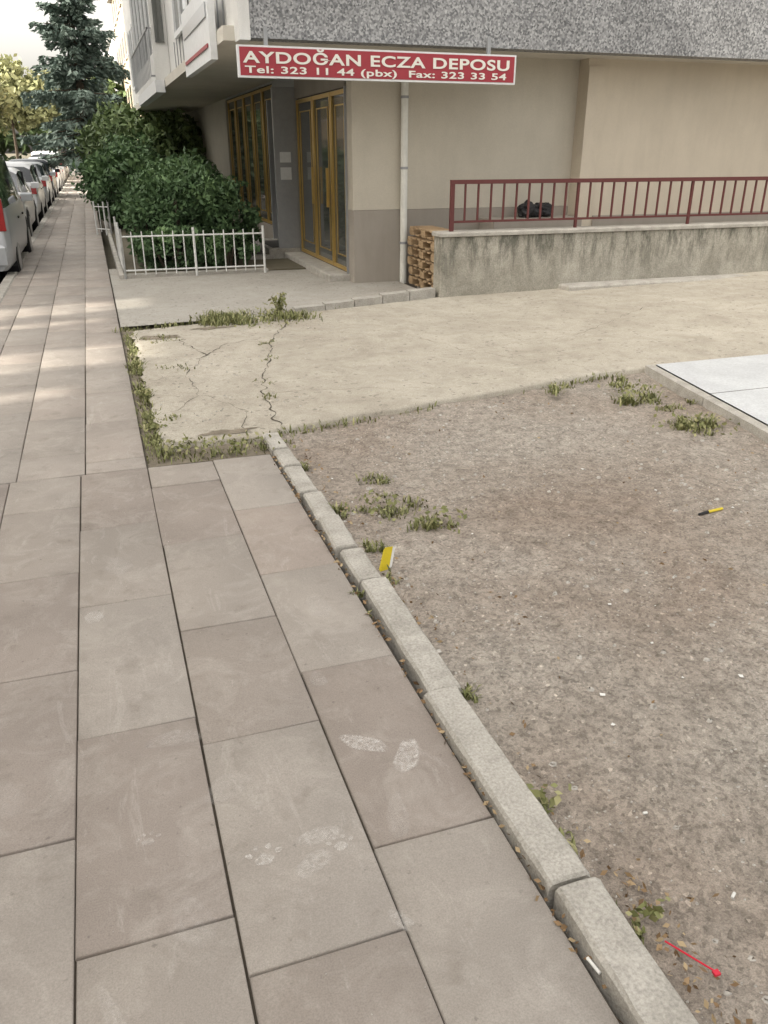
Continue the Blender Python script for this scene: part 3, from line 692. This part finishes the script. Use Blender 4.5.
def crack(name,pts,w,z=.003,mk='joint'):
    b=MB(); L=[]
    for (p,q) in zip(pts[:-1],pts[1:]):
        n=max(2,int(math.hypot(q[0]-p[0],q[1]-p[1])/.04))
        for i in range(n): t=i/n; L.append((p[0]+(q[0]-p[0])*t,p[1]+(q[1]-p[1])*t))
    L.append(pts[-1]); prev=None
    for i,(x,y) in enumerate(L):
        x+=noise.noise(Vector((x*9,y*9,1)))*.05;y+=noise.noise(Vector((x*9,y*9,4)))*.05
        d=L[min(i+1,len(L)-1)]; e=L[max(i-1,0)]; dx,dy=d[0]-e[0],d[1]-e[1]; l=math.hypot(dx,dy) or 1
        ww=w*(.15+1.6*abs(noise.noise(Vector((x*6,y*6,9)))))*(0.2 if i in(0,len(L)-1) else 1)
        zz=zdr(x,y)+z
        cur=((x-dy/l*ww,y+dx/l*ww,zz),(x+dy/l*ww,y-dx/l*ww,zz))
        if prev: b.poly([prev[0],prev[1],cur[1],cur[0]],mk)
        prev=cur
    return b.obj(name)
crack('pavement_crack',[(.95,4.8),(.98,5.5),(1.05,6.0),(1.25,6.6),(1.36,7.2),(1.5,7.6),(1.9,8.5)],.010)
crack('pavement_crack',[(.22,6.2),(.5,6.3),(.75,6.9),(1.0,7.3),(1.3,7.4)],.005); crack('pavement_crack',[(.5,6.3),(.55,5.7),(.3,5.3)],.004)
crack('pavement_crack',[(.75,6.9),(.6,7.5),(.3,7.8)],.006); crack('pavement_crack',[(1.0,5.6),(1.6,5.5),(2.2,5.3)],.003); crack('pavement_crack',[(.55,5.7),(.8,5.2),(.7,4.75)],.004)
crack('pavement_crack',[(1.9,8.4),(2.6,7.4),(2.9,6.4),(3.6,5.5)],.003); crack('pavement_crack',[(2.9,6.4),(4.2,6.6),(5.6,7.5)],.003)
def patch(name,x,y,rx,ry,seed):
    b=MB(); n=40; pts=[]
    for j in range(n):
        a=2*math.pi*j/n; r=1+.7*noise.noise(Vector((math.cos(a)*1.7+seed,math.sin(a)*1.7,0)))+.5*noise.noise(Vector((math.cos(a)*6+seed,math.sin(a)*6,3)))
        px,py=x+math.cos(a)*rx*r,y+math.sin(a)*ry*r; pts.append((px,py,zdr(px,py)+.0035))
    b.poly(pts,'soil'); b.obj(name)
patch('soil_patch',.42,7.75,.17,.09,1); patch('soil_patch',.62,4.80,.14,.05,5); patch('soil_patch',.95,8.05,.22,.07,6)
# dusty scuffs (footprints)
def scuffmat():
    t=NT('chalky_dust'); t.col((.85,.83,.79)); t.set(.95,0,.0)
    n=t.noise(75,4,.8,.6); m=t.attr('tint'); k=t.math('MULTIPLY',t.ramp(n,[(.36,0),(.62,1)]),m)
    tr=t.n.new('ShaderNodeBsdfTransparent'); ms=t.n.new('ShaderNodeMixShader'); t.L(t.math('MULTIPLY',k,.62),ms.inputs[0]); t.L(tr.outputs[0],ms.inputs[1]); t.L(t.b.outputs[0],ms.inputs[2]); t.L(ms.outputs[0],t.out.inputs[0]); return t.m
SM=scuffmat()
def scuff(x,y,rx,ry,ang,ring=.3,k=1.0):
    ring*=.4
    V=[(x,y,.0045)];T=[(1-ring)*k];n=24;F=[]
    for lv,(rr,tt) in enumerate(((.45,(1-ring)*k),(.78,.9*k),(1.0,0))):
        for j in range(n):
            a=2*math.pi*j/n; r=rr*(1+.22*noise.noise(Vector((math.cos(a)*1.5+x*9,math.sin(a)*1.5+y*9,0))))
            px,py=math.cos(a)*rx*r*(1-.18*math.sin(a)),math.sin(a)*ry*r
            V.append((x+px*math.cos(ang)-py*math.sin(ang),y+px*math.sin(ang)+py*math.cos(ang),.0045)); T.append(tt*(.7+.4*random.random()))
    F3=[(0,1+j,1+(j+1)%n) for j in range(n)]
    for lv in range(2):
        for j in range(n):
            p,q,r_,s_=1+lv*n+j,1+lv*n+(j+1)%n,1+(lv+1)*n+(j+1)%n,1+(lv+1)*n+j
            F3+=[(p,s_,r_),(p,r_,q)]
    np_mesh('dust_smudge',V,F3,SM,T)
def paw(x,y,s,k):
    scuff(x,y,s*.5,s*.4,0,.1,k)
    for q in range(4):
        a=.5+q*.7; scuff(x+math.cos(a)*s*.85,y+math.sin(a)*s*.8,s*.17,s*.22,a-1.57,.1,k)
for a in [(.545,1.80,.034,.08,.9,.6,.8),(.655,1.71,.038,.078,-.5,.8,.8),(.34,1.50,.07,.03,0,.0,.4),(.30,1.42,.06,.03,.5,.0,.35),(.45,1.20,.02,.04,.5,.1,.45),(-.20,2.8,.04,.05,0,.1,.45),(-.17,1.15,.02,.12,.3,.1,.25),(.02,2.0,.09,.04,0,.0,.25),(.5,2.15,.03,.05,0,.1,.3),(.14,1.75,.08,.05,.5,.0,.2),(.55,1.5,.03,.09,-.3,.0,.25),(.0,1.35,.05,.08,.2,.0,.2),(-.45,1.9,.06,.09,.4,.0,.18),(.62,2.6,.05,.09,.1,.1,.2),(-.1,3.2,.06,.09,.1,.1,.2)]: scuff(*a)
paw(.19,1.47,.05,.6); paw(.38,1.45,.04,.45); paw(-.08,1.62,.035,.35)
# litter
L=empty('plastic_wrapper',(.97,2.83,-.02)); 
b=MB(); b.poly([(-.02,0,0),(.02,.01,0),(.045,.03,.095),(.005,.02,.10)],'yellow'); b.poly([(.02,.01,0),(.034,.012,.01),(.055,.03,.085),(.045,.03,.095)],'paper'); b.poly([(-.02,-.003,0),(-.028,0,.012),(-.003,.016,.09),(.005,.017,.10)],'yellow'); b.obj('wrapper',L)
b=MB(); b.cyl((2.66,2.875,-.01),(2.75,2.882,-.008),.007,.007,'yellow',6); b.cyl((2.60,2.868,-.012),(2.66,2.875,-.01),.006,.008,'black',6); b.obj('yellow_pen')
b=MB(); b.cyl((.99,.965,-.003),(1.045,.868,.0),.0022,.0022,'redp',6); b.box(1.038,1.052,.858,.870,-.003,.003,'redp'); b.obj('red_straw')
b=MB(); 
for (x,y) in ((1.235,1.03),(1.2,1.32),(2.2,3.9),(1.7,2.0),(2.6,3.2),(1.9,2.9),(1.5,4.1),(2.9,4.4),(1.4,2.5),(2.1,2.4)): b.cyl((x,y,zd(x,y)+.003),(x+random.uniform(-.015,.018),y+random.uniform(-.01,.01),zd(x,y)+.004),.0038,.0038,'paper',7)
b.obj('cigarette_butts')
b=MB()
for _ in range(40):
    x=random.uniform(1.0,3.5);y=random.uniform(.8,4.6);z=zd(x,y)+.004;s=random.uniform(.004,.011);a=random.uniform(0,3)
    b.poly([(x+s*math.cos(a+q)*random.uniform(.6,1.3),y+s*math.sin(a+q)*random.uniform(.6,1.3),z+random.uniform(0,.003)) for q in (0,1.5,3,4.6)],'paper')
b.obj('paper_scraps')
b=MB(); b.cyl((.80,.98,.006),(.806,.94,.006),.004,.004,'paper',7); b.obj('cigarette_butt')
# ------------------------------------------------------------------ light
W=D.worlds.new('World'); S.world=W; W.use_nodes=True; nt=W.node_tree; bg=nt.nodes['Background']
sky=nt.nodes.new('ShaderNodeTexSky'); sky.sky_type='NISHITA'; sky.sun_disc=False
EL=math.radians(36); d=Vector((1,.17,0)).normalized()   # light travels toward +X,+Y
sky.sun_elevation=EL; src=-d; sky.sun_rotation=math.atan2(src.x,src.y)
sky.dust_density=6; sky.ozone_density=.4; sky.air_density=1
hs=nt.nodes.new('ShaderNodeHueSaturation'); hs.inputs['Saturation'].default_value=.16
tm=nt.nodes.new('ShaderNodeMix'); tm.data_type='RGBA'; tm.blend_type='MULTIPLY'; tm.inputs[0].default_value=1; tm.inputs[7].default_value=(1.05,1.0,.925,1)
nt.links.new(sky.outputs[0],hs.inputs['Color']); nt.links.new(hs.outputs[0],tm.inputs[6]); nt.links.new(tm.outputs[2],bg.inputs[0]); bg.inputs[1].default_value=.57
sl=D.lights.new('sun','SUN'); sl.energy=5.0; sl.angle=math.radians(.6); sl.color=(1,.92,.80); so=D.objects.new('sun',sl); S.collection.objects.link(so)
dirv=Vector((d.x*math.cos(EL),d.y*math.cos(EL),-math.sin(EL))); so.rotation_euler=dirv.to_track_quat('-Z','Y').to_euler(); so.location=(-10,0,20)
# ------------------------------------------------------------------ camera
cam=D.cameras.new('camera'); co=D.objects.new('camera',cam); S.collection.objects.link(co); S.camera=co
cam.sensor_fit='VERTICAL'; cam.sensor_height=24; cam.lens=24*800/1024; cam.clip_end=2000; cam.clip_start=.05
co.location=(0,0,1.6); co.rotation_euler=(math.radians(90-24.2277),0,math.radians(-18.8207))
